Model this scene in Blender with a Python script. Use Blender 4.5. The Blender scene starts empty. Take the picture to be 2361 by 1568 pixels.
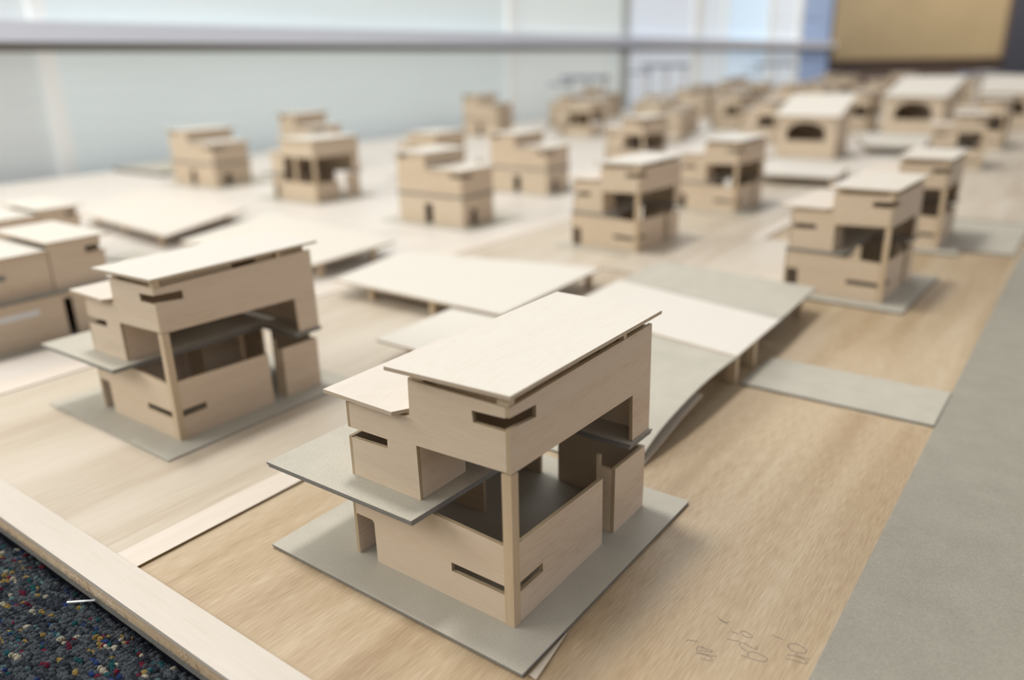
import bpy, bmesh, math, random
from mathutils import Vector, Matrix
random.seed(7)
S = bpy.context.scene
C = S.collection
MM = 0.001

# ------------------------------------------------------------------ camera
cd = bpy.data.cameras.new('camera')
cam = bpy.data.objects.new('camera', cd); C.objects.link(cam); S.camera = cam
cd.sensor_width = 36.0; cd.sensor_fit = 'HORIZONTAL'
cd.lens = 1796.036 / 2361 * 36.0
cam.location = (0.175971, -0.232914, 0.243280)
cam.rotation_euler = (1.2293348, 0.0204070, 0.6336915)
cd.clip_start = 0.01; cd.clip_end = 60
cd.dof.use_dof = True
cd.dof.focus_distance = 0.385
cd.dof.aperture_fstop = 3.7
cd.dof.aperture_blades = 0

# ------------------------------------------------------------------ light
S.view_settings.view_transform = 'Standard'
S.view_settings.look = 'None'
S.view_settings.gamma = 1
S.view_settings.use_curve_mapping = False
S.view_settings.exposure = -0.04
w = bpy.data.worlds.new('world'); S.world = w; w.use_nodes = True
bg = w.node_tree.nodes['Background']
bg.inputs[0].default_value = (0.985, 0.98, 1.0, 1); bg.inputs[1].default_value = 0.37

def area(name, loc, target, sx, sy, power, col):
    l = bpy.data.lights.new(name, 'AREA'); l.shape = 'RECTANGLE'; l.size = sx; l.size_y = sy
    l.energy = power; l.color = col
    o = bpy.data.objects.new(name, l); C.objects.link(o); o.location = loc
    o.rotation_euler = (Vector(target) - Vector(loc)).to_track_quat('-Z', 'Y').to_euler()
    return o
# ceiling lights, window daylight and added fill lamps, all out of view
area('ceiling_strip_far', (-1.75, 3.6, 3.3), (-0.5, 2.8, 0.0), 3.2, 0.8, 46, (1.0, 0.99, 0.97))
area('ceiling_spot', (-1.6, 0.62, 4.4), (0.0, 0.1, 0.0), 0.6, 0.6, 128, (1.0, 0.985, 0.95))
area('window_daylight', (-1.85, -0.6, 1.0), (0.0, 0.1, 0.05), 2.4, 1.0, 53, (1.0, 0.985, 0.965))
area('upper_window_daylight', (-1.8, 0.6, 1.9), (0.0, 0.1, 0.05), 0.9, 0.6, 5, (1.0, 0.99, 0.97))
area('front_fill', (-0.5, -2.0, 2.0), (0.0, 0.1, 0.05), 1.6, 1.0, 12, (1.0, 0.955, 0.88))  # added fill from behind the camera to brighten the left-hand faces
area('right_fill', (2.6, 0.4, 1.3), (-0.3, 0.4, 0.0), 2.0, 1.2, 10, (0.92, 0.89, 1.0))  # added cool fill that lifts the right-hand faces, no real lamp there
area('far_wall_fill', (-0.6, 6.2, 2.5), (-0.9, 8.0, 0.9), 1.2, 1.2, 58, (1.0, 0.93, 0.82))  # added fill to brighten the dim far wall and pinboard

# ------------------------------------------------------------------ materials
def mat(name, rough=0.7, spec=0.3):
    m = bpy.data.materials.new(name); m.use_nodes = True
    nt = m.node_tree; b = nt.nodes['Principled BSDF']
    b.inputs['Roughness'].default_value = rough
    b.inputs['Specular IOR Level'].default_value = spec
    return m, nt, b

def ramp(nt, pts):
    r = nt.nodes.new('ShaderNodeValToRGB'); e = r.color_ramp.elements
    e[0].position = pts[0][0]; e[0].color = (*pts[0][1], 1)
    e[1].position = pts[-1][0]; e[1].color = (*pts[-1][1], 1)
    for p, c in pts[1:-1]:
        n = e.new(p); n.color = (*c, 1)
    return r

def wood(name, dark, mid, light, axis='X', grain=1.0, rough=0.48, bump=0.12, broad=5.0, fine=420.0, fine_amt=0.35):
    """straight-grained wood; the grain runs along `axis` of the object"""
    m, nt, b = mat(name, rough, 0.5)
    tc = nt.nodes.new('ShaderNodeTexCoord')
    mp = nt.nodes.new('ShaderNodeMapping')
    nt.links.new(tc.outputs['Object'], mp.inputs['Vector'])
    sc = {'X': (0.06, 1, 1), 'Y': (1, 0.06, 1), 'Z': (1, 1, 0.06)}[axis]
    mp.inputs['Scale'].default_value = sc
    oi = nt.nodes.new('ShaderNodeObjectInfo')
    ml = nt.nodes.new('ShaderNodeMath'); ml.operation = 'MULTIPLY'; ml.inputs[1].default_value = 7.3
    nt.links.new(oi.outputs['Random'], ml.inputs[0])
    cb = nt.nodes.new('ShaderNodeCombineXYZ')
    for i in range(3): nt.links.new(ml.outputs[0], cb.inputs[i])
    nt.links.new(cb.outputs[0], mp.inputs['Location'])
    n1 = nt.nodes.new('ShaderNodeTexNoise'); n1.inputs['Scale'].default_value = broad * 10; n1.inputs['Detail'].default_value = 3
    n1.inputs['Distortion'].default_value = 0.4
    n2 = nt.nodes.new('ShaderNodeTexNoise'); n2.inputs['Scale'].default_value = fine * 2.2; n2.inputs['Detail'].default_value = 3
    nt.links.new(mp.outputs[0], n1.inputs['Vector']); nt.links.new(mp.outputs[0], n2.inputs['Vector'])
    # growth rings: distorted thin lines
    n3 = nt.nodes.new('ShaderNodeTexNoise'); n3.inputs['Scale'].default_value = broad * 26; n3.inputs['Detail'].default_value = 4
    n3.inputs['Distortion'].default_value = 0.25
    nt.links.new(mp.outputs[0], n3.inputs['Vector'])
    mx = nt.nodes.new('ShaderNodeMix'); mx.data_type = 'FLOAT'; mx.inputs[0].default_value = 0.45
    nt.links.new(n1.outputs[0], mx.inputs[2]); nt.links.new(n3.outputs[0], mx.inputs[3])
    mx2 = nt.nodes.new('ShaderNodeMix'); mx2.data_type = 'FLOAT'; mx2.inputs[0].default_value = fine_amt
    nt.links.new(mx.outputs[0], mx2.inputs[2]); nt.links.new(n2.outputs[0], mx2.inputs[3])
    lo = 0.5 - 0.17 / grain; hi = 0.5 + 0.17 / grain
    r = ramp(nt, [(max(0, lo), dark), (0.5, mid), (min(1, hi), light)])
    nt.links.new(mx2.outputs[0], r.inputs[0])
    tint = ramp(nt, [(0.0, (1.0, 1.0, 1.0)), (1.0, (0.99, 0.965, 0.94))])
    nt.links.new(oi.outputs['Random'], tint.inputs[0])
    mu = nt.nodes.new('ShaderNodeMix'); mu.data_type = 'RGBA'; mu.blend_type = 'MULTIPLY'; mu.inputs[0].default_value = 1.0
    nt.links.new(r.outputs[0], mu.inputs[6]); nt.links.new(tint.outputs[0], mu.inputs[7])
    nt.links.new(mu.outputs[2], b.inputs['Base Color'])
    bp = nt.nodes.new('ShaderNodeBump'); bp.inputs['Strength'].default_value = bump; bp.inputs['Distance'].default_value = 0.0003
    nt.links.new(n2.outputs[0], bp.inputs['Height']); nt.links.new(bp.outputs[0], b.inputs['Normal'])
    return m

def board(name, c1, c2, scale=1400, rough=0.6):
    m, nt, b = mat(name, rough, 0.45)
    tc = nt.nodes.new('ShaderNodeTexCoord')
    n1 = nt.nodes.new('ShaderNodeTexNoise'); n1.inputs['Scale'].default_value = scale; n1.inputs['Detail'].default_value = 3
    n2 = nt.nodes.new('ShaderNodeTexNoise'); n2.inputs['Scale'].default_value = 45; n2.inputs['Detail'].default_value = 3
    for n in (n1, n2): nt.links.new(tc.outputs['Object'], n.inputs['Vector'])
    mx = nt.nodes.new('ShaderNodeMix'); mx.data_type = 'FLOAT'; mx.inputs[0].default_value = 0.3
    nt.links.new(n1.outputs[0], mx.inputs[2]); nt.links.new(n2.outputs[0], mx.inputs[3])
    r = ramp(nt, [(0.34, c1), (0.64, c2)])
    nt.links.new(mx.outputs[0], r.inputs[0]); nt.links.new(r.outputs[0], b.inputs['Base Color'])
    bp = nt.nodes.new('ShaderNodeBump'); bp.inputs['Strength'].default_value = 0.25; bp.inputs['Distance'].default_value = 0.0003
    nt.links.new(n1.outputs[0], bp.inputs['Height']); nt.links.new(bp.outputs[0], b.inputs['Normal'])
    return m

def plain(name, c, rough=0.6, emit=None, strength=0.0, spec=0.3, tex=0.0, texscale=(3, 3, 60)):
    m, nt, b = mat(name, rough, spec)
    b.inputs['Base Color'].default_value = (*c, 1)
    if tex:
        tc = nt.nodes.new('ShaderNodeTexCoord'); mp = nt.nodes.new('ShaderNodeMapping')
        mp.inputs['Scale'].default_value = texscale
        nt.links.new(tc.outputs['Object'], mp.inputs['Vector'])
        n = nt.nodes.new('ShaderNodeTexNoise'); n.inputs['Scale'].default_value = 1.0; n.inputs['Detail'].default_value = 4
        nt.links.new(mp.outputs[0], n.inputs['Vector'])
        r = ramp(nt, [(0.3, tuple(x * (1 - tex) for x in c)), (0.7, tuple(min(1, x * (1 + tex)) for x in c))])
        nt.links.new(n.outputs[0], r.inputs[0]); nt.links.new(r.outputs[0], b.inputs['Base Color'])
        if emit: nt.links.new(r.outputs[0], b.inputs['Emission Color'])
    elif emit:
        b.inputs['Emission Color'].default_value = (*emit, 1)
    if emit: b.inputs['Emission Strength'].default_value = strength
    return m

M = {}
M['bass_x'] = wood('basswood_grain_x', (0.588, 0.465, 0.324), (0.634, 0.515, 0.374), (0.670, 0.556, 0.420), 'X', grain=0.9, fine=700, fine_amt=0.55)
M['bass_y'] = wood('basswood_grain_y', (0.515, 0.383, 0.269), (0.625, 0.506, 0.378), (0.661, 0.548, 0.418), 'Y', grain=1.0, fine=700, fine_amt=0.4)
M['ply_pale'] = wood('whitish_veneer', (0.558, 0.512, 0.446), (0.632, 0.591, 0.535), (0.660, 0.623, 0.567), 'Y', grain=0.8, broad=1.6, fine=240, rough=0.4)
M['roof'] = wood('basswood_roof_sheet', (0.587, 0.539, 0.464), (0.634, 0.596, 0.525), (0.658, 0.624, 0.563), 'Y', grain=0.7, fine=800, fine_amt=0.7)
M['roof_pink'] = wood('basswood_pinkish_sheet', (0.580, 0.496, 0.412), (0.631, 0.567, 0.490), (0.664, 0.607, 0.537), 'Y', grain=0.7, fine=800, fine_amt=0.7)
M['stick'] = wood('basswood_stick', (0.468, 0.344, 0.211), (0.557, 0.432, 0.282), (0.596, 0.481, 0.331), 'Z', grain=0.9)
M['ply_tan'] = wood('tan_veneer_board', (0.312, 0.218, 0.120), (0.407, 0.306, 0.188), (0.487, 0.391, 0.265), 'Y', grain=1.45, broad=2.4, fine=620, fine_amt=0.36)
M['ply_near'] = wood('cream_veneer_board', (0.437, 0.358, 0.265), (0.530, 0.470, 0.377), (0.577, 0.516, 0.432), 'Y', grain=1.35, broad=1.6, fine=240, fine_amt=0.22, rough=0.38)
M['ply_strip'] = wood('pale_plywood_strip', (0.497, 0.431, 0.352), (0.557, 0.505, 0.433), (0.588, 0.542, 0.477), 'X', grain=0.8, broad=2.0, fine=300)
M['ply_core'] = wood('torn_plywood_core', (0.46, 0.33, 0.19), (0.60, 0.46, 0.30), (0.68, 0.56, 0.40), 'X', grain=1.0, broad=20, fine=300, bump=0.3)
M['chip'] = board('grey_chipboard', (0.362, 0.335, 0.269), (0.481, 0.448, 0.371))
M['chip_dark'] = board('dark_chipboard_edge', (0.15, 0.142, 0.125), (0.25, 0.238, 0.21))
M['chip_street'] = board('grey_chipboard_street', (0.235, 0.217, 0.172), (0.305, 0.283, 0.228), scale=1100)
M['cut_edge'] = wood('basswood_cut_edge', (0.363, 0.271, 0.158), (0.433, 0.335, 0.208), (0.481, 0.383, 0.256), 'Z', grain=0.9)
M['roof_edge'] = wood('roof_cut_edge', (0.450, 0.351, 0.239), (0.530, 0.431, 0.311), (0.579, 0.487, 0.374), 'X', grain=0.9)
M['chip_edge'] = board('chipboard_cut_edge', (0.155, 0.150, 0.135), (0.25, 0.24, 0.215), scale=2500)
M['pink_strip'] = wood('pinkish_floor_strip', (0.580, 0.496, 0.412), (0.631, 0.567, 0.490), (0.664, 0.607, 0.537), 'Y', grain=0.7, fine=400)
M['dark_edge'] = wood('shaded_cut_edge', (0.16, 0.10, 0.03), (0.20, 0.13, 0.045), (0.25, 0.17, 0.07), 'Y')  # golden cut edge, darkened to carry the shade of the seam gap
M['pencil'] = plain('graphite', (0.16, 0.14, 0.12), 0.6)
M['white_paper'] = plain('white_paper', (0.75, 0.76, 0.76), 0.7)

# ------------------------------------------------------------------ mesh helpers (millimetres in, metres out)
def link(name, me, m, parent=None, extra=()):
    if m is not None: me.materials.append(m)
    for x in extra: me.materials.append(x)
    o = bpy.data.objects.new(name, me); C.objects.link(o)
    if parent is not None: o.parent = parent
    return o

def bm_new(): return bmesh.new()

def finish(bm, name, m, parent=None, loc=None, extra=()):
    bmesh.ops.recalc_face_normals(bm, faces=bm.faces)
    me = bpy.data.meshes.new(name); bm.to_mesh(me); bm.free()
    o = link(name, me, m, parent, extra)
    if loc: o.location = [v * MM for v in loc]
    return o

def add_prism(bm, pts3, vec, bevel=0.0, mi=0, edge=None):
    """polygon pts3 (mm) swept along vec (mm)"""
    a = [bm.verts.new(Vector(p) * MM) for p in pts3]
    b = [bm.verts.new((Vector(p) + Vector(vec)) * MM) for p in pts3]
    fs = [bm.faces.new(a), bm.faces.new(list(reversed(b)))]
    n = len(a)
    for i in range(n):
        fs.append(bm.faces.new([a[i], b[i], b[(i + 1) % n], a[(i + 1) % n]]))
    for f in fs: f.material_index = mi
    if edge is not None:
        for f in fs[2:]: f.material_index = edge
    return fs

def add_box(bm, x0, x1, y0, y1, z0, z1, mi=0):
    return add_prism(bm, [(x0, y0, z0), (x1, y0, z0), (x1, y1, z0), (x0, y1, z0)], (0, 0, z1 - z0), mi=mi)

def panel_y(name, poly, y, t, m, parent):
    """wall sheet in the x-z plane; front face at y, thickness t towards +y"""
    bm = bm_new(); add_prism(bm, [(x, y, z) for x, z in poly], (0, t, 0), edge=1); return finish(bm, name, m, parent, extra=(M['cut_edge'],))

def panel_x(name, poly, x, t, m, parent):
    """wall sheet in the y-z plane; face at x, thickness t towards -x"""
    bm = bm_new(); add_prism(bm, [(x, y, z) for y, z in poly], (-t, 0, 0), edge=1); return finish(bm, name, m, parent, extra=(M['cut_edge'],))

SHEET_EDGE = {'basswood_roof_sheet': 'roof_edge', 'basswood_pinkish_sheet': 'roof_edge', 'grey_chipboard': 'chip_edge', 'cream_veneer_board': 'dark_edge', 'pinkish_floor_strip': 'dark_edge'}
def sheet(name, poly, z0, z1, m, parent=None):
    bm = bm_new(); em = SHEET_EDGE.get(m.name); eg = 1 if em else None
    if isinstance(poly[0], (int, float)):
        x0, x1, y0, y1 = poly; poly = [(x0, y0), (x1, y0), (x1, y1), (x0, y1)]
    add_prism(bm, [(x, y, z0) for x, y in poly], (0, 0, z1 - z0), edge=eg)
    return finish(bm, name, m, parent, extra=(M[em],) if eg else ())

def boxes(name, bs, m, parent=None):
    bm = bm_new()
    for b in bs: add_box(bm, *b)
    return finish(bm, name, m, parent)

def tag(o, label=None, cat=None, group=None, kind=None):
    if label: o['label'] = label
    if cat: o['category'] = cat
    if group: o['group'] = group
    if kind: o['kind'] = kind
    return o

def empty(name, loc=(0, 0, 0), rz=0.0, label=None, cat=None, group=None):
    o = bpy.data.objects.new(name, None); C.objects.link(o)
    o.empty_display_size = 0.02
    o.location = [v * MM for v in loc]; o.rotation_euler = (0, 0, rz)
    return tag(o, label, cat, group)

def dup(root, loc, rz, sc, label, group):
    r = root.copy(); C.objects.link(r)
    r.location = [v * MM for v in loc]; r.rotation_euler = (0, 0, rz); r.scale = sc
    r['label'] = label; r['group'] = group
    for ch in root.children:
        c = ch.copy(); C.objects.link(c); c.parent = r
        for g in ch.children:
            d = g.copy(); C.objects.link(d); d.parent = c
    return r

# ------------------------------------------------------------------ room shell
Z_FLOOR = -17.0
M['carpet'] = plain('dark_carpet_backing', (0.008, 0.009, 0.012), 1.0, spec=0.0)
tag(boxes('floor', [(-2300, 1800, -900, 8100, -80, Z_FLOOR)], M['carpet']), kind='structure')

def shade(name, c, s):
    m = plain(name, c, 0.6, emit=c, strength=s, tex=0.035, texscale=(2.0, 2.0, 90.0))
    return m
WX = -1950
# window wall: (y0, y1, colour, strength) of the translucent shades
bays = [(-900, 715, (0.56, 0.59, 0.58), 0.40), (755, 2650, (0.60, 0.66, 0.655), 0.46), (2710, 3660, (0.62, 0.66, 0.64), 0.50),
        (3750, 4560, (0.62, 0.665, 0.72), 0.56), (4680, 5050, (0.60, 0.655, 0.70), 0.58), (5080, 5880, (0.56, 0.69, 0.82), 0.62),
        (5980, 6550, (0.55, 0.60, 0.66), 0.65), (6650, 7550, (0.25, 0.33, 0.50), 0.50)]
frame_m = plain('white_window_frame', (0.70, 0.72, 0.70), 0.5)
wf = bm_new()
n = 0
for y0, y1, c, s in bays:
    for z0, z1, k in ((-17, 293, 1.0), (362, 2600, 1.1)):
        n += 1
        bm = bm_new(); add_box(bm, WX - 30, WX - 20, y0, y1, z0, z1)
        o = finish(bm, 'window_%d' % n, plain('blue_blind_%d' % n, c, 0.6, emit=c, strength=s * k, tex=0.22, texscale=(0.5, 0.5, 55.0)) if y0 == 6650 else shade('window_shade_%d' % n, c, s * k)); tag(o, kind='structure')
# the wall between and behind the bays
pale = plain('glowing_pale_mullion', (0.72, 0.73, 0.70), 0.5, emit=(0.72, 0.73, 0.70), strength=0.35)  # mullion brightness put in as emission, it is no light source
grey = plain('glowing_grey_mullion', (0.58, 0.61, 0.58), 0.5, emit=(0.6, 0.63, 0.6), strength=0.08)  # slight emission added so the grey mullion looks lit
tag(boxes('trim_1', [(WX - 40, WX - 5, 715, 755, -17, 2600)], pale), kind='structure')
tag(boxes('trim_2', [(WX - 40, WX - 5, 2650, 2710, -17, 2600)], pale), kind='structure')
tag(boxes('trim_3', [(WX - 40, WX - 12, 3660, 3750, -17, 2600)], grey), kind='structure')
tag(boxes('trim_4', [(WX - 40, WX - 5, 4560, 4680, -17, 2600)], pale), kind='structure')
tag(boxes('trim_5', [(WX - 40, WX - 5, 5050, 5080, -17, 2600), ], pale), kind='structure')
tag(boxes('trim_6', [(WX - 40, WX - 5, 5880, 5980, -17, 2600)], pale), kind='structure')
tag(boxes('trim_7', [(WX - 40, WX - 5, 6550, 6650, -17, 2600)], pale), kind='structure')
tag(boxes('wall_left', [(WX - 60, WX - 40, -900, 7560, -17, 2600)], frame_m), kind='structure')
rail_m = plain('white_rail', (0.82, 0.87, 0.98), 0.4)
tag(boxes('trim_8', [(WX - 20, WX + 45, -900, 7555, 314, 362)], rail_m), kind='structure')
rail_shade = plain('rail_shade_strip', (0.17, 0.155, 0.135), 0.7)  # dark strip: shade under the rail put into its colour
tag(boxes('trim_shade_9', [(WX - 20, WX + 30, -900, 7555, 293, 314)], rail_shade), kind='structure')
# far wall with a tan board above a brown base
wall_far_m = plain('brown_far_wall', (0.16, 0.11, 0.085), 0.7)
tag(boxes('wall_far', [(-2010, 1800, 7560, 7620, -17, 2600)], wall_far_m), kind='structure')
fb = empty('pinboard', (-1300, 7550, 203), 0, 'large tan pinboard panel on the far wall, upper right', 'pinboard')
tan = plain('tan_pinboard', (0.44, 0.33, 0.185), 0.8, tex=0.06, texscale=(3, 3, 3))
o = boxes('board_panel', [(-648, 688, -30, 0, 10, 1700)], tan, fb)
o = boxes('frame', [(-650, -648, -36, 0, 0, 1700), (688, 712, -36, 0, 0, 1700), (-650, 712, -36, 0, -12, 10)], plain('dark_wood_frame', (0.16, 0.10, 0.06), 0.6), fb)
dd = boxes('door_1', [(-585, 400, 7500, 7550, -17, 2100)], plain('charcoal_door', (0.055, 0.055, 0.07), 0.5)); tag(dd, kind='structure')

# ------------------------------------------------------------------ carpet loops
cols = [('slate', (0.058, 0.066, 0.074)), ('charcoal', (0.026, 0.031, 0.038)), ('teal', (0.012, 0.062, 0.070)), ('cream', (0.30, 0.275, 0.205)),
        ('ochre', (0.20, 0.140, 0.045)), ('burgundy', (0.105, 0.012, 0.026)), ('blue', (0.016, 0.032, 0.105)), ('pale_teal', (0.075, 0.12, 0.125))]
def yarn(name, c):
    m, nt, b = mat(name, 0.95, 0.1); b.inputs['Base Color'].default_value = (*c, 1)
    tc = nt.nodes.new('ShaderNodeTexCoord'); nz = nt.nodes.new('ShaderNodeTexNoise'); nz.inputs['Scale'].default_value = 1600; nz.inputs['Detail'].default_value = 2
    bp = nt.nodes.new('ShaderNodeBump'); bp.inputs['Strength'].default_value = 1.0; bp.inputs['Distance'].default_value = 0.0008
    nt.links.new(tc.outputs['Object'], nz.inputs['Vector']); nt.links.new(nz.outputs[0], bp.inputs['Height']); nt.links.new(bp.outputs[0], b.inputs['Normal'])
    r = ramp(nt, [(0.35, tuple(x * 0.45 for x in c)), (0.65, tuple(x * 1.35 for x in c))])
    nt.links.new(nz.outputs[0], r.inputs[0]); nt.links.new(r.outputs[0], b.inputs['Base Color'])
    return m
cm = [yarn('carpet_yarn_' + n, c) for n, c in cols]
wts = [0.44, 0.22, 0.08, 0.045, 0.065, 0.06, 0.055, 0.035]
bm = bm_new()
def blob(bm, cx, cy, cz, rx, ry, rz, ang, mi):
    ca, sa = math.cos(ang), math.sin(ang)
    rings = [(-0.55, 0.83), (0.1, 1.0), (0.72, 0.69)]
    seg = 7; rows = []
    for zz, rr in rings:
        row = []
        for k in range(seg):
            a = 2 * math.pi * k / seg
            x, y = rx * rr * math.cos(a), ry * rr * math.sin(a)
            row.append(bm.verts.new(((cx + x * ca - y * sa) * MM, (cy + x * sa + y * ca) * MM, (cz + rz * zz) * MM)))
        rows.append(row)
    top = bm.verts.new((cx * MM, cy * MM, (cz + rz) * MM))
    for i in range(2):
        for k in range(seg):
            f = bm.faces.new([rows[i][k], rows[i][(k + 1) % seg], rows[i + 1][(k + 1) % seg], rows[i + 1][k]]); f.material_index = mi; f.smooth = True
    for k in range(seg):
        f = bm.faces.new([rows[2][k], rows[2][(k + 1) % seg], top]); f.material_index = mi; f.smooth = True
rc = random.Random(3)
y = -96.0
accent = {}
while y > -250:
    x = -440.0
    run, kind = 0, 0
    while x < -20:
        if run <= 0:
            kind = rc.choices(range(8), wts)[0]; run = rc.choice([1, 1, 2, 2, 3]) if kind > 1 else rc.choice([2, 3, 4, 5, 7])
        r = rc.uniform(1.25, 2.0)
        blob(bm, x + rc.uniform(-.4, .4), y + rc.uniform(-.6, .6) + 0.8 * math.sin(x * 0.11), Z_FLOOR - 1.3 + rc.uniform(-0.8, 0.9), r * rc.uniform(1.0, 1.5), r, rc.uniform(1.9, 2.9), rc.uniform(0, 3.14), kind)
        x += rc.uniform(1.4, 2.2); run -= 1
    y -= 1.7
# board rests on the pile just outside its own footprint
cp = finish(bm, 'carpet_pile', cm[0], extra=cm[1:])
tag(cp, 'dark looped carpet pile with teal, ochre and burgundy flecks, front left corner', 'carpet', kind='stuff')
sc_ = boxes('paper_scrap', [(-7, 7, -0.6, 0.6, 0, 0.4)], M['white_paper'])
sc_.location = (-0.2055, -0.0988, -0.0142); sc_.rotation_euler = (0, 0, 0.72)
tag(sc_, 'tiny white paper sliver on the dark carpet by the board edge', 'paper scrap')

# ------------------------------------------------------------------ the plywood base
ZB = -2.5
pb = empty('plywood_board', (0, 0, 0), 0, 'large tan plywood board lying on the carpet and carrying the whole model village', 'board')
o = boxes('core', [(-1890, 700, -94, 5600, -10.5, ZB)], M['ply_tan'], pb)
o = boxes('bottom_layer', [(-1890, 700, -93.2, 5600, -16.9, -10.5)], M['chip_dark'], pb)
o['label'] = 'grey layered underside edge'
# torn end-grain edge
bm = bm_new()
re_ = random.Random(5)
xs = []; x = -700.0
while x < 130: xs.append(x); x += re_.uniform(0.5, 2.2)
rows = []
tear = [re_.uniform(0.0, 0.9) if re_.random() < 0.6 else 0.1 for _ in xs]
for zi, (z, kk) in enumerate([(-10.5, 0.2), (-8.9, 0.9), (-7.2, 1.0), (-6.0, 0.55), (-4.2, 0.1), (-2.0, 0.0)]):
    row = []
    for x, d in zip(xs, tear):
        row.append(bm.verts.new(((x - zi * 0.9 + re_.uniform(-.15, .15)) * MM, (-94.3 - d * kk - re_.uniform(0, .12)) * MM, (z + re_.uniform(-.3, .3) * (0 < zi < 5)) * MM)))
    rows.append(row)
for i in range(5):
    for k in range(len(xs) - 1):
        bm.faces.new([rows[i][k], rows[i][k + 1], rows[i + 1][k + 1], rows[i + 1][k]])
back = [bm.verts.new((x * MM, -93.9 * MM, z * MM)) for x, z in ((xs[0], -10.5), (xs[-1], -10.5), (xs[-1], -2.0), (xs[0], -2.0))]
bm.faces.new(back)
o = finish(bm, 'torn_edge', M['ply_core'], pb); o['label'] = 'torn end grain along the cut plywood edge'
# edge strip and the sheets lying on the board
es = boxes('edge_strip', [(-1300, 130, -95.2, -75.0, ZB + 0.02, -0.2)], M['ply_strip'])
tag(es, 'pale plywood strip along the front edge of the board above the carpet', 'wood strip')
GS = 'veneer sheets covering the board'
def ground(name, poly, z1, m, label, z0=None, cat='veneer sheet', group=None):
    o = sheet(name, poly, ZB + 0.02 if z0 is None else z0, z1, m); return tag(o, label, cat, group)
near_sheet = ground('veneer_sheet', (-189.8, 119, -74.9, 330), -2.2, M['ply_near'] if False else M['ply_tan'], 'warm tan veneer sheet with pencil notes under the nearest model house')
ground('veneer_sheet', (-210, -190, -74.9, 1404), -0.7, M['pink_strip'], 'narrow pinkish wood strip running back from the front edge strip')
ground('veneer_sheet', (-503, -210.2, -74.9, 1500), -0.9, M['ply_near'], 'cream veneer sheet under the second model house from the front left')
ground('veneer_sheet', (-531, -503.2, -74.9, 1500), -0.2, M['pink_strip'], 'thin pale strip left of the second model house')
ground('veneer_sheet', (-860, -531.2, -74.9, 3000), -0.9, M['ply_pale'], 'pale sheet under the houses at the left picture edge')
ground('veneer_sheet', (-1888, -860.2, -74.9, 5000), -0.9, M['ply_pale'], 'palest sheet along the window wall, far left')
ground('veneer_sheet', (-860, -531.2, 3001, 5000), -0.9, M['ply_pale'], 'pale sheet at the far end of the village')
ground('veneer_sheet', (-300, -62, 592, 860), 0.2, M['ply_near'], 'pale sheet behind the raised chipboard terrace')
ground('veneer_sheet', (-503, -210.2, 1501, 3000), -0.9, M['ply_pale'], 'pale sheet under the far house rows left of the street row')
ground('veneer_sheet', (-209.8, 112, 1405, 3000), -0.9, M['ply_near'], 'tan sheet under the far houses beside the street')
st = ground('chipboard_street', (118.5, 690, -75, 5000), -1.3, M['chip_street'], 'broad grey chipboard street strip along the right side', cat='chipboard sheet')
ground('chipboard_sheet', [(-21, 334.5), (117.8, 334.5), (118.3, 404), (-21, 404)], -0.6, M['chip'], 'small grey chipboard rectangle lying between the terrace and the street', cat='chipboard sheet')
ground('chipboard_sheet', (-1885, -1660, 810, 1060), 9, M['chip'], 'grey chipboard block lying by the window shades left of the leftmost house', z0=-0.88, cat='chipboard sheet')
ground('chipboard_sheet', (-30, 112, 925, 1150), -0.2, M['chip'], 'grey chipboard sheet beside the third house along the street', cat='chipboard sheet')
ground('veneer_sheet', (-20, 112, 1152, 1400), 0.4, M['ply_near'], 'pale sheet behind the third house along the street')
ground('veneer_offcut', [(21.5, -19), (25.5, -19.5), (21, 12), (20.5, 12)], -1.5, M['ply_near'], 'thin tan offcut peeking out from under the nearest base', cat='wood offcut')

# pencil notes
strokes = [[(66.8,39.1),(67.5,40.1),(69.3,40.8),(71.3,41.6)],[(73.6,35.4),(72.9,36.8),(72.8,38.5),(74.1,39.5),(75.2,39.3)],[(74.2,36.9),(76.8,37.9),(78.7,38.4),(78.9,39.3),(78.6,39.8),(76.3,39.2),(74.5,39.0)],[(73.4,33.9),(75.4,35.0),(77.9,36.2),(80.0,36.7),(81.7,37.9)],[(73.8,35.5),(76.4,35.7),(79.8,35.6),(80.8,34.7),(80.8,33.6),(79.0,32.9),(76.4,32.7)],[(72.1,62.2),(73.8,61.0),(75.8,60.5),(78.0,62.0)],[(73.8,61.0),(76.7,60.2),(78.0,60.2)],[(81.0,56.3),(84.3,56.6)],[(81.3,50.7),(83.7,51.2),(86.5,52.3)],[(85.3,57.5),(84.7,58.6),(85.5,59.9),(87.6,59.7),(89.9,58.7),(89.9,57.7),(87.7,56.6),(85.9,57.0)],[(91.4,48.1),(89.0,48.7),(87.2,50.2),(87.2,51.6),(88.7,52.4),(91.3,51.6),(93.6,51.6),(94.6,51.5),(94.1,52.8),(93.2,53.2)],[(89.9,44.3),(92.3,44.4),(95.4,44.9),(98.9,45.8),(100.4,47.6),(99.7,49.0),(97.3,49.5),(94.4,49.4),(92.3,48.3),(92.3,46.6),(93.4,45.1)],[(96.5,64.5),(97.7,64.4)],[(98.1,64.4),(99.7,64.4),(101.9,64.6)],[(105.5,60.7),(104.8,61.9),(105.5,63.8),(107.1,64.9),(110.0,64.7),(112.2,63.8),(112.4,62.0),(111.0,60.4),(108.3,59.9),(106.3,60.2),(105.1,61.6)],[(106.3,55.9),(108.9,57.1),(111.5,57.8),(115.2,59.0)],[(108.7,58.6),(111.5,57.8),(114.3,56.8),(114.8,55.6),(113.7,54.8),(110.4,54.3),(106.7,53.6)]]
groups = [(0, 5), (5, 12), (12, 17)]
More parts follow.
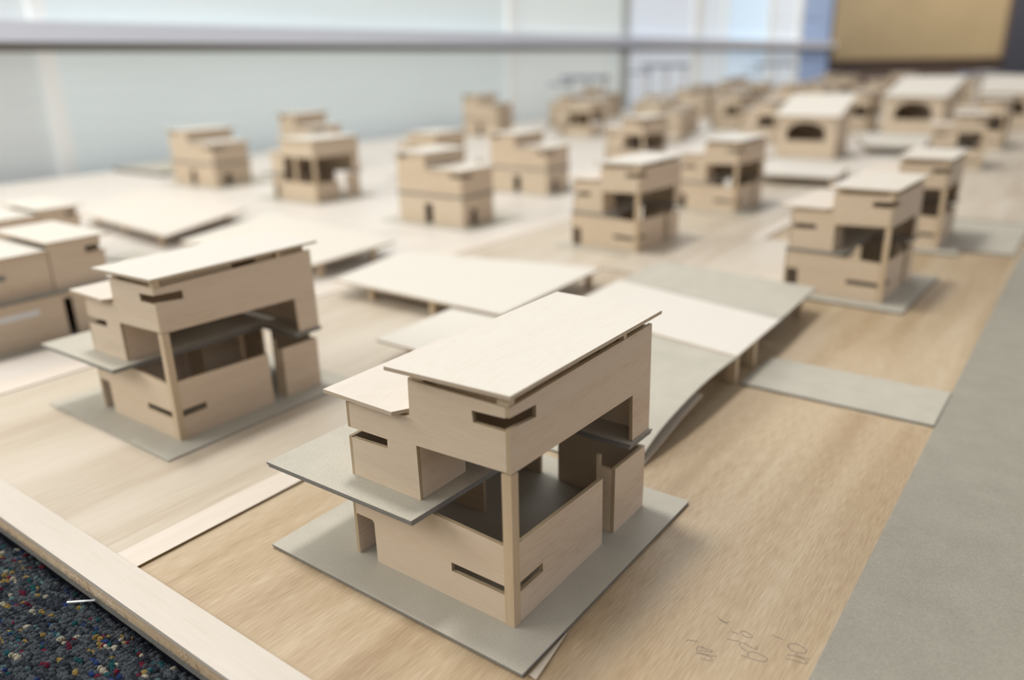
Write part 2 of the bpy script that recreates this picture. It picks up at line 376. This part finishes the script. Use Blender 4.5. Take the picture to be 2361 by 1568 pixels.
for a, b in groups:
    bm = bm_new()
    for st in strokes[a:b]:
        pts = []
        for i in range(len(st) - 1):     # smooth a little
            p0 = Vector(st[max(i - 1, 0)]); p1 = Vector(st[i]); p2 = Vector(st[i + 1]); p3 = Vector(st[min(i + 2, len(st) - 1)])
            for k in range(5):
                t = k / 5
                pts.append(0.5 * ((2 * p1) + (p2 - p0) * t + (2 * p0 - 5 * p1 + 4 * p2 - p3) * t * t + (3 * p1 - p0 - 3 * p2 + p3) * t ** 3))
        pts.append(Vector(st[-1]))
        L = []; R = []
        for i, p in enumerate(pts):
            d = (pts[min(i + 1, len(pts) - 1)] - pts[max(i - 1, 0)]).normalized()
            nrm = Vector((-d.y, d.x)) * 0.15
            L.append(bm.verts.new(((p.x + nrm.x) * MM, (p.y + nrm.y) * MM, (-2.14) * MM)))
            R.append(bm.verts.new(((p.x - nrm.x) * MM, (p.y - nrm.y) * MM, (-2.14) * MM)))
        for i in range(len(pts) - 1): bm.faces.new([L[i], L[i + 1], R[i + 1], R[i]])
    o = finish(bm, 'pencil_note', M['pencil'], near_sheet); o['label'] = 'handwritten pencil figures on the bare wood'

# ------------------------------------------------------------------ house types
def base_part(t, x0, x1, y0, y1):
    bm = bm_new()
    q = lambda x0, x1, y0, y1: [(x0, y0), (x1, y0), (x1, y1), (x0, y1)]
    add_prism(bm, [(x, y, -1.15) for x, y in q(x0, x1, y0, y1)], (0, 0, 1.15), edge=1)
    add_prism(bm, [(x, y, -2.45) for x, y in q(x0 + 0.5, x1 - 0.4, y0 + 0.6, y1 - 0.5)], (0, 0, 1.2), edge=1)
    return finish(bm, 'base', M['chip'], t, extra=(M['chip_edge'],))

def slab_part(t, poly):
    bm = bm_new()
    add_prism(bm, [(x, y, 46.6) for x, y in poly], (0, 0, 1.4), edge=1)
    cx = sum(p[0] for p in poly) / len(poly); cy = sum(p[1] for p in poly) / len(poly)
    add_prism(bm, [(cx + (x - cx) * 0.993, cy + (y - cy) * 0.993, 45) for x, y in poly], (0, 0, 1.5), edge=1)
    return finish(bm, 'floor_slab', M['chip'], t, extra=(M['chip_edge'],))

T = 2.0
def house_a(name, label, group, wide_slab=True):
    """corner-window house: open ground floor corner on a post, tall box over it, low box beside"""
    t = empty(name, (0, 0, 0), 0, label, 'model house', group)
    base_part(t, -147 if wide_slab else -118, 20 if wide_slab else 26, -21.8, 146)
    # ground floor
    panel_y('lower_wall', [(-88, 0), (-5, 0), (-5, 15.5), (-36.6, 15.5), (-36.6, 20.3), (-5, 20.3), (-5, 41.5), (-52, 43.5), (-52, 45), (-101, 45), (-101, 24.5), (-89.5, 24.5), (-88.2, 23)], 0, T, M['bass_x'], t)
    panel_x('lower_wall', [(4.8, 0), (79.5, 0), (78.8, 40), (4.8, 42.3), (4.8, 21.3), (23.3, 21.3), (23.6, 16.2), (4.8, 16.2)], 0, T, M['bass_y'], t)
    panel_x('lower_wall', [(92, 0), (126, 0), (126, 39), (92, 39.5)], 0, T, M['bass_y'], t)
    panel_x('lower_wall', [(0, 0), (126, 0), (126, 45), (0, 45)], -101, T, M['bass_y'], t)
    panel_y('lower_wall', [(-99, 0), (-70, 0), (-70, 45), (-99, 45)], 124, T, M['bass_x'], t)
    panel_y('lower_wall', [(-57, 0), (-2.1, 0), (-2.1, 39), (-8, 39), (-8, 45), (-57, 45)], 124, T, M['bass_x'], t)
    panel_y('partition_wall', [(-11.5, 0), (-2.1, 0), (-2.1, 38.2), (-9.5, 38.2), (-9.5, 45), (-11.5, 45)], 92, T, M['bass_x'], t)
    panel_y('partition_wall', [(-94, 0), (-71, 0), (-71, 45), (-94, 45)], 68, T, M['bass_x'], t)
    bm = bm_new(); add_box(bm, -4.7, 0.5, -0.5, 4.6, 0.02, 78.2); finish(bm, 'corner_post', M['stick'], t)
    # first floor slab
    if wide_slab: slab_part(t, [(-148, -17.5), (-45.5, -15.8), (-42.5, 55), (-42.5, 106), (1.2, 106), (1.6, 131), (-103, 131), (-103, 100), (-146, 100)])
    else: slab_part(t, [(-103, -3.5), (-45.5, -3.5), (-36, 8), (-42.5, 40), (-42.5, 106), (1.2, 106), (1.6, 131), (-103, 131)])
    # upper storey
    panel_y('upper_wall', [(-98.9, 48), (-54, 48), (-54.6, 77), (-3, 79), (-2.1, 79), (-2.1, 98.4), (-19.6, 98.2), (-20.2, 103.7), (-2.1, 104.6), (-2.1, 109.7), (-57.2, 109.4), (-57.6, 90.8), (-98.9, 88), (-98.9, 74.4), (-73.6, 74.8), (-73.8, 70), (-98.9, 68.9)], 0, T, M['bass_x'], t)
    panel_x('upper_wall', [(0, 78.6), (109, 75.8), (110.3, 48.6), (130, 48), (128.6, 110.6), (0, 109.8), (0, 105.2), (19.3, 104.3), (19.3, 98.4), (0, 100)], 0, T, M['bass_y'], t)
    panel_x('upper_wall', [(0, 48), (126, 48), (126, 88), (0, 88), (0, 74.4), (12, 74.4), (12, 69.5), (0, 69.5)], -98.9, T, M['bass_y'], t)
    panel_x('upper_wall', [(2, 48), (34, 48), (34, 78), (2, 78)], -54.2, T, M['bass_y'], t)
    panel_x('upper_wall', [(2, 90.5), (126, 90.5), (126, 109.4), (90, 109.4), (60, 109.4), (2, 109.4)], -57, T, M['bass_y'], t)
    panel_y('upper_wall', [(-98.9, 48), (-2.1, 48), (-2.1, 100), (-2.1, 109.6), (-57, 109.6), (-57, 88), (-98.9, 88)], 126.2, T, M['bass_x'], t)
    sheet('ceiling_panel', (-54, -2.2, 2.2, 108), 79.2, 80.8, M['bass_y'], t)
    # sticks that carry the roof
    boxes('roof_spacer', [(-56.5, -50, 2.2, 5, 107, 115)], M['stick'], t)
    boxes('roof_spacer', [(-6.5, -0.6, 0.3, 4.6, 109.9, 115)], M['stick'], t)
    boxes('roof_spacer', [(-50, -6.5, 5.5, 7, 107, 115)], M['stick'], t)
    boxes('roof_spacer', [(-6.4, -4.6, 7.2, 62, 107, 115)], M['stick'], t)
    boxes('roof_spacer', [(-3.8, -0.4, 98, 101, 109.9, 115)], M['stick'], t)
    boxes('roof_spacer', [(-6.4, -4.6, 82, 125.8, 107, 115)], M['stick'], t)
    boxes('roof_spacer', [(-98, -60, 2.2, 4, 87, 91.4)], M['stick'], t)
    sheet('roof', [(-64, -7.6), (3, -3.2), (2.8, 134), (-64.5, 134.5)], 115.1, 117.0, M['roof'], t)
    sheet('low_roof', [(-112, -4.2), (-64.4, -4.8), (-60.2, 3), (-60.2, 124), (-112, 124)], 91.4, 93.4, M['roof_pink'], t)
    return t

def house_b(name, label, group):
    """two-volume house: low box in front, taller box behind, closed ground floor with a doorway"""
    t = empty(name, (0, 0, 0), 0, label, 'model house', group)
    base_part(t, -165, 28, -20, 128)
    panel_y('lower_wall', [(-138, 0), (-80, 0), (-80, 32), (-64, 32), (-64, 0), (0, 0), (0, 45), (-138, 45)], 0, T, M['bass_x'], t)
    panel_x('lower_wall', [(2, 0), (20, 0), (20, 26), (34, 26), (34, 0), (78, 0), (78, 45), (2, 45)], 0, T, M['bass_y'], t)
    panel_x('lower_wall', [(2, 0), (110, 0), (110, 45), (2, 45)], -136, T, M['bass_y'], t)
    panel_y('lower_wall', [(-136, 0), (-2, 0), (-2, 45), (-136, 45)], 78, T, M['bass_x'], t)
    sl = [(-140, -3), (3, -3), (3, 82), (-140, 82)]
    slab_part(t, sl)
    panel_y('upper_wall', [(-76, 48), (-2.1, 48), (-2.1, 76), (-24, 76), (-24, 81), (-2.1, 81), (-2.1, 87), (-76, 87)], 0, T, M['bass_x'], t)
    panel_x('upper_wall', [(0, 48), (78, 48), (78, 87), (0, 87), (0, 81), (26, 81), (26, 76), (0, 76)], 0, T, M['bass_y'], t)
    panel_y('upper_wall', [(-138, 48), (-76.2, 48), (-76.2, 109), (-116, 109), (-116, 102), (-132, 102), (-132, 109), (-138, 109)], 0.4, T, M['bass_x'], t)
    panel_x('upper_wall', [(2.6, 48), (100, 48), (100, 110), (2.6, 110)], -76.2, T, M['bass_y'], t)
    panel_x('upper_wall', [(2.6, 48), (100, 48), (100, 110), (2.6, 110)], -136, T, M['bass_y'], t)
    panel_y('upper_wall', [(-136, 48), (-78, 48), (-78, 110), (-136, 110)], 100, T, M['bass_x'], t)
    panel_y('upper_wall', [(-76, 48), (-2.1, 48), (-2.1, 87), (-76, 87)], 76, T, M['bass_x'], t)
    sheet('roof', [(-144, -7), (-70, -5), (-70, 108), (-144, 108)], 110, 112, M['roof'], t)
    sheet('low_roof', [(-74, -6), (5, -5), (5, 82), (-74, 82)], 87, 89, M['roof'], t)
    return t

def house_c(name, label, group):
    """wide house with a big opening under a full-width roof"""
    t = empty(name, (0, 0, 0), 0, label, 'model house', group)
    base_part(t, -160, 26, -20, 130)
    panel_y('lower_wall', [(-126, 0), (-120, 0), (-120, 28), (-108, 28), (-108, 0), (0, 0), (0, 34), (-92, 34), (-92, 45), (-126, 45)], 0, T, M['bass_x'], t)
    panel_x('lower_wall', [(2, 0), (58, 0), (58, 32), (2, 34)], 0, T, M['bass_y'], t)
    panel_x('lower_wall', [(74, 0), (108, 0), (108, 45), (74, 45)], 0, T, M['bass_y'], t)
    panel_x('lower_wall', [(2, 0), (108, 0), (108, 45), (2, 45)], -124, T, M['bass_y'], t)
    panel_y('lower_wall', [(-124, 0), (-70, 0), (-70, 45), (-124, 45)], 106, T, M['bass_x'], t)
    bm = bm_new(); add_box(bm, -5, 0.5, -0.5, 5, 0.02, 80); finish(bm, 'corner_post', M['stick'], t)
    bm = bm_new(); add_box(bm, -62, -55, 2.4, 7, 0.02, 80); finish(bm, 'post', M['stick'], t)
    slab_part(t, [(-140, -12), (-92, -12), (-92, 60), (-60, 100), (2, 100), (2, 112), (-140, 112)])
    panel_y('upper_wall', [(-124, 48), (-88, 48), (-88, 80), (-2.1, 80), (-2.1, 110), (-92, 110), (-92, 86), (-124, 86)], 0, T, M['bass_x'], t)
    panel_x('upper_wall', [(0, 80), (92, 80), (92, 48), (110, 48), (110, 110), (0, 110)], 0, T, M['bass_y'], t)
    panel_x('upper_wall', [(2, 48), (108, 48), (108, 86), (2, 86)], -122, T, M['bass_y'], t)
    panel_x('upper_wall', [(2, 80), (108, 80), (108, 110), (2, 110)], -90, T, M['bass_y'], t)
    panel_y('upper_wall', [(-122, 48), (-2.1, 48), (-2.1, 110), (-90, 110), (-90, 86), (-122, 86)], 106, T, M['bass_x'], t)
    sheet('roof', [(-98, -8), (5, -6), (5, 118), (-98, 118)], 111, 113.2, M['roof'], t)
    sheet('low_roof', [(-132, -6), (-95, -6), (-95, 112), (-132, 112)], 87, 89, M['roof_pink'], t)
    return t

def house_d(name, label, group):
    """long side-lit house seen from its closed long side (the pair at the left edge)"""
    t = empty(name, (0, 0, 0), 0, label, 'model house', group)
    base_part(t, -150, 14, -16, 150)
    panel_x('lower_wall', [(0, 0), (89, 0), (89, 38), (97, 38), (97, 0), (134, 0), (134, 45), (0, 45)], 0, T, M['bass_y'], t)
    panel_y('lower_wall', [(-108, 0), (-2.1, 0), (-2.1, 45), (-108, 45)], 0, T, M['bass_x'], t)
    panel_x('lower_wall', [(2, 0), (134, 0), (134, 45), (2, 45)], -106, T, M['bass_y'], t)
    panel_y('lower_wall', [(-106, 0), (-2.1, 0), (-2.1, 45), (-106, 45)], 132, T, M['bass_x'], t)
    boxes('window_strip', [(-0.4, 0.3, 26, 66, 28, 33)], M['white_paper'], t)
    slab_part(t, [(-120, -14), (9, -14), (9, 142), (-120, 142)])
    panel_x('upper_wall', [(0, 48), (84, 48), (84, 84.5), (66, 84.5), (66, 84.4), (44, 84.4), (0, 84.5)], 0, T, M['bass_y'], t)
    panel_x('upper_wall', [(84.2, 48), (134, 48), (137, 78), (126, 78), (118, 78), (118, 84), (134, 84), (134, 92), (84.2, 92)], 1.5, T, M['bass_y'], t)
    boxes('window', [(0, 0.3, 34, 44, 66, 71)], M['chip_dark'], t)
    panel_y('upper_wall', [(-108, 48), (-2.1, 48), (-2.1, 84), (-108, 84)], 0, T, M['bass_x'], t)
    panel_x('upper_wall', [(2, 48), (134, 48), (134, 84), (2, 84)], -106, T, M['bass_y'], t)
    panel_y('upper_wall', [(-106, 48), (-2.1, 48), (-2.1, 92), (-106, 92)], 132, T, M['bass_x'], t)
    sheet('low_roof', [(-112, -6), (3, -6), (3, 84), (-112, 84)], 85, 87, M['roof'], t)
    sheet('roof', [(-112, 82), (6, 82), (6, 142), (-112, 142)], 92, 94, M['roof'], t)
    return t

def house_e(name, label, group):
    """broad house with an arched opening and a roof that rises to the back"""
    t = empty(name, (0, 0, 0), 0, label, 'model house', group)
    base_part(t, -175, 26, -20, 150)
    arch = [(-75 - 50 * math.cos(math.pi * k / 10), 62 + 27 * math.sin(math.pi * k / 10)) for k in range(11)]
    panel_y('front_wall', [(-150, 0), (0, 0), (0, 41.8), (-150, 41.8)], 0, T, M['bass_x'], t)
    panel_y('front_wall', [(-150, 42), (-125, 42)] + arch + [(-25, 42), (0, 42), (0, 102), (-150, 102)], 0, T, M['bass_x'], t)
    panel_x('side_wall', [(2, 0), (128, 0), (128, 146), (2, 106)], 0, T, M['bass_y'], t)
    panel_x('side_wall', [(2, 0), (128, 0), (128, 146), (2, 106)], -148, T, M['bass_y'], t)
    panel_y('rear_wall', [(-148, 0), (-2, 0), (-2, 144), (-148, 144)], 126, T, M['bass_x'], t)
    bm = bm_new()
    add_prism(bm, [(-158, -10, 102.5), (8, -10, 102.5), (8, 142, 151), (-158, 142, 151)], (0, 0, 2.2), edge=1)
    finish(bm, 'roof', M['roof'], t, extra=(M['roof_edge'],))
    return t

def place_house(o, x, y, rz=0, s=1.0):
    o.location = (x * MM, y * MM, 0); o.rotation_euler = (0, 0, math.radians(rz)); o.scale = (s, s, s) if not isinstance(s, tuple) else s
    return o

GA, GB, GC = 'corner window houses', 'two volume houses', 'wide open fronted houses'
A = house_a('model_house', 'nearest basswood model house, sharply in focus on a grey chipboard base', GA)
B = house_b('model_house', 'pale two-volume model house in mid-picture with a central doorway under its upper box', GB); place_house(B, -611, 701)
Cc = house_c('model_house', 'wide model house with a big open front, between two two-volume houses at left', GC); place_house(Cc, -1008, 745, 0, 1.03)
A2 = house_a('model_house', 'corner window house behind the square deck, right of the central two-volume house', GA, False); place_house(A2, -300, 690)
D = house_d('model_house', 'long model house cut by the left picture edge, white window strip low on its side', 'long houses at the left edge'); place_house(D, -605, 1)

def put(src, x, y, label, group, rz=0, s=1.0, z=0):
    sc = s if isinstance(s, tuple) else (s, s, s)
    return dup(src, (x, y, z), math.radians(rz), sc, label, group)

put(D, -930, 132, 'long model house behind the one cut by the left edge, only its top showing', 'long houses at the left edge', 0, (1, 1, .80))
put(A, -303, 21, 'second model house from the front, left of the nearest one on its own chipboard base', GA)
put(A2, 21, 617, 'corner window model house beside the street, just behind the raised grey terrace', GA, -2)
put(A2, -297, 1030, 'corner window model house directly behind the one past the raised deck', GA)
put(A2, 26, 911, 'corner window model house beside the street, third back from the camera', GA)
put(B, -1366, 768, 'leftmost whole two-volume model house standing against the window shades', GB, 0, (1.18, 1.15, 1.05))
put(B, -680, 1040, 'two-volume model house directly behind the central two-volume house', GB, 0, 1.0)
put(B, -1560, 2040, 'tall two-volume model house standing out against the window, centre left', GB, 0, (1.15, 1.1, 1.25))
put(B, -1370, 1060, 'tall two-volume model house behind the wide open fronted one', GB, 0, (1.0, 1.0, 1.22))
put(Cc, -1000, 1080, 'wide model house in the left middle distance behind the two-volume house in mid-picture', GC, 0, .9)
E = house_e('model_house', 'broad model house with a dark arched opening and a rising bright roof', 'arch fronted houses'); place_house(E, -362, 1856, 0, 0.98)

# background rows: position, kind, look
far = [
 (-1245, 2145, Cc, 0, 1.0), (-1650, 3000, B, 0, 1.2), (-918, 2160, B, 4, 1.0), (-900, 2620, A2, 0, 1.05), (-690, 2560, A2, 12, (.9, .9, 1.35)),
 (-470, 2660, A2, 0, 1.1), (-235, 2560, E, -8, 1.15), (-31, 1800, A2, 10, 1.0), (-40, 2260, A2, 0, 1.1), (-20, 2950, E, 0, 1.1),
 (-1240, 2640, A2, 0, 1.0), (-1240, 3120, B, 0, 1.1), (-640, 3050, B, 0, 1.2), (-330, 3150, A2, 0, 1.15), (-930, 3450, Cc, 0, 1.2),
 (-1395, 3440, A2, 0, 1.1), (-640, 3650, A2, 12, 1.2), (-1240, 3850, Cc, 0, 1.1), (-900, 4150, A2, 0, 1.25), (-560, 4350, B, 0, 1.2),
 (-1620, 4750, B, 0, 1.2), (-230, 4350, A2, 0, 1.2), (-1150, 4750, A2, 0, 1.25), (-760, 4900, Cc, 0, 1.25), (-380, 4950, A2, 0, 1.25), (-690, 1460, A2, 0, 1.0),
 (-1490, 2420, A2, 0, 1.05), (-610, 2150, A2, 0, 1.05), (-990, 2380, B, 0, 1.05), (-1000, 2900, A2, 0, 1.15), (-60, 3450, A2, 0, 1.2), (-960, 3780, A2, 0, 1.15), (-420, 4020, A2, 0, 1.2), (-80, 3950, B, 0, 1.2), (-1480, 4020, A2, 0, 1.15) ]
kinds = {id(E): 'arch fronted', id(A2): 'corner window', id(B): 'two-volume', id(Cc): 'wide open fronted'}
ordn = ['first', 'second', 'third', 'fourth', 'fifth', 'sixth', 'seventh', 'eighth', 'ninth', 'tenth', 'eleventh', 'twelfth']
def lane(x):
    return ('in lane nearest the windows' if x < -1400 else 'in second lane from the windows' if x < -1100 else 'in the middle lane' if x < -700
            else 'in lane left of street row' if x < -350 else 'in row beside the street')
cnt = {}
for x, y, src, rz, s in sorted(far, key=lambda f: f[1]):
    k = (kinds[id(src)], lane(x)); i = cnt.get(k, 0); cnt[k] = i + 1
    lab = 'blurred %s house, %s of its kind %s' % (k[0], ordn[i], k[1])
    put(src, x, y, lab, 'blurred background houses', rz, s)

# ------------------------------------------------------------------ raised decks on posts
def deck(name, label, poly, z0, z1, posts, m, group='raised decks on posts', z_foot=-0.85, r=3.2):
    t = empty(name, (poly[0][0], poly[0][1], 0), 0, label, 'raised deck', group)
    ox, oy = poly[0]
    sheet('deck_board', [(x - ox, y - oy) for x, y in poly], z0, z1, m, t)
    for x, y in posts:
        boxes('leg', [(x - ox - r, x - ox + r, y - oy - r, y - oy + r, z_foot, z0 - 0.02)], M['stick'], t)
    return t
deck('raised_deck', 'large square pale wood deck on short posts, centre of picture', [(-492, 329), (-253, 326), (-262, 528), (-524, 474)], 16, 18.5,
     [(-444, 342), (-262, 334), (-350, 338), (-270, 515), (-480, 470)], M['roof'])
deck('raised_deck', 'small pale deck just behind the nearest model house', [(-302, 210), (-215, 208), (-215, 316), (-306, 316)], 17, 19,
     [(-270, 222), (-296, 306), (-222, 306)], M['roof'])
deck('raised_deck', 'wide cream deck behind the second model house', [(-832, 351), (-560, 359), (-571, 508), (-900, 556)], 17, 20,
     [(-575, 380), (-640, 372), (-575, 470), (-700, 366), (-810, 366), (-860, 520)], M['roof'])
deck('raised_deck', 'pinkish blurred deck in the left middle distance', [(-1195, 389), (-880, 357), (-975, 563), (-1395, 610)], 17, 20,
     [(-920, 374), (-1050, 390), (-1160, 400), (-1000, 540), (-1300, 580)], M['roof_pink'])
# the terrace: wood plate, chipboard plate and a curved chipboard ramp
t = empty('raised_terrace', (0, 0, 0), 0, 'long raised terrace of pale wood and grey chipboard with a curved ramp', 'raised terrace')
sheet('wood_plate', [(-209, 396), (-104, 344), (-24, 330), (-26, 438), (-212, 482)], 21.5, 23, M['roof'], t)
sheet('chipboard_plate', [(-212, 483), (-26, 439), (-30, 560), (-212, 580)], 21.0, 23.0, M['chip'], t)
def curved(name, prof, x0, x1, th, m, parent):
    bm = bm_new(); prev = None
    pr = []
    for i in range(len(prof) - 1):
        p0 = Vector(prof[max(i - 1, 0)]); p1 = Vector(prof[i]); p2 = Vector(prof[i + 1]); p3 = Vector(prof[min(i + 2, len(prof) - 1)])
        for k in range(6):
            tt = k / 6
            pr.append(0.5 * ((2 * p1) + (p2 - p0) * tt + (2 * p0 - 5 * p1 + 4 * p2 - p3) * tt * tt + (3 * p1 - p0 - 3 * p2 + p3) * tt ** 3))
    pr.append(Vector(prof[-1]))
    for p in pr:
        row = [bm.verts.new((x * MM, p.x * MM, (p.y + dz) * MM)) for x, dz in ((x0, -th), (x1, -th), (x1, 0), (x0, 0))]
        if prev:
            for k in range(4): bm.faces.new([prev[k], prev[(k + 1) % 4], row[(k + 1) % 4], row[k]])
        else: bm.faces.new(row)
        prev = row
    bm.faces.new(prev)
    return finish(bm, name, m, parent)
curved('ramp', [(344, 21.4), (300, 22.6), (262, 21.6), (228, 18.0), (200, 13.4), (180, 7.5), (164, 1.5), (156, -1.0)], -104, -24.5, 1.3, M['chip'], t)
o = curved('lower_ramp', [(262, 15.5), (225, 10.0), (195, 4.0), (172, 0.2), (156, -1.1)], -100, -22.5, 1.0, M['ply_near'], t); o['label'] = 'pale wood strip under the chipboard ramp'
for x, y in ((-29, 337), (-29, 378), (-60, 340), (-150, 378), (-40, 540), (-190, 560)):
    boxes('leg', [(x - 3.4, x + 3.4, y - 3.4, y + 3.4, -2.1 if x > -189 else -0.8, 21.0 if y < 430 else 20.9)], M['stick'], t)
# smaller background plates seen as bright slivers
for lab, p in [('bright small deck in front of the arch-gapped house', [(-382, 1366), (-230, 1375), (-247, 1553), (-473, 1618)]),
               ('whitish deck right of the arch-gapped house, far', [(-318, 1990), (-186, 2021), (-230, 2400), (-440, 2394)]),
               ('bright far deck in front of the distant houses, left of centre', [(-1042, 1908), (-898, 1970), (-880, 2100), (-1100, 2100)]),
               ('pale deck behind the high roof of the central two-volume house', [(-1081, 1321), (-938, 1293), (-930, 1420), (-1100, 1450)])]:
    xs_ = [q[0] for q in p]; ys_ = [q[1] for q in p]
    deck('raised_deck', lab, p, 17, 20, [(q[0] * .94 + sum(xs_) / 4 * .06, q[1] * .94 + sum(ys_) / 4 * .06) for q in p], M['roof'])
# low chipboard frame to the left of the second house
tag(sheet('chipboard_sheet', [(-905, 270), (-786, 300), (-800, 330), (-900, 325)], -0.85, 3.0, M['chip']), 'thin grey sheet in front of the pinkish deck', 'chipboard sheet')
# canopies on sticks by the window
canopy_m = plain('blue_grey_board', (0.22, 0.25, 0.31), 0.7)
def canopy(x, y, label, s=1.0, rz=0.3):
    t = empty('stick_canopy', (x, y, 0), rz, label, 'canopy', 'grey canopies on sticks')
    t.scale = (s, s, s)
    boxes('canopy_roof', [(-90, 90, -70, 70, 172, 186)], canopy_m, t)
    boxes('canopy_roof', [(-150, -70, -60, 60, 150, 158)], canopy_m, t)
    for i in range(3):
        for j in range(2):
            xx, yy = -80 + i * 80, -60 + j * 120
            boxes('leg', [(xx - 4, xx + 4, yy - 4, yy + 4, -0.8, 172)], M['white_paper'], t)
canopy(-1640, 2760, 'blurred grey canopy on pale sticks by the window, left of the mullion', 1.0)
canopy(-1700, 3650, 'blurred grey canopy on pale sticks by the window, right of the mullion', 1.2)
canopy(-290, 3700, 'blurred grey canopy on pale sticks at far right below the tan pinboard', 0.9, 0.1)
canopy(-1390, 4420, 'blurred grey canopy on pale sticks below the bright window', 1.15)
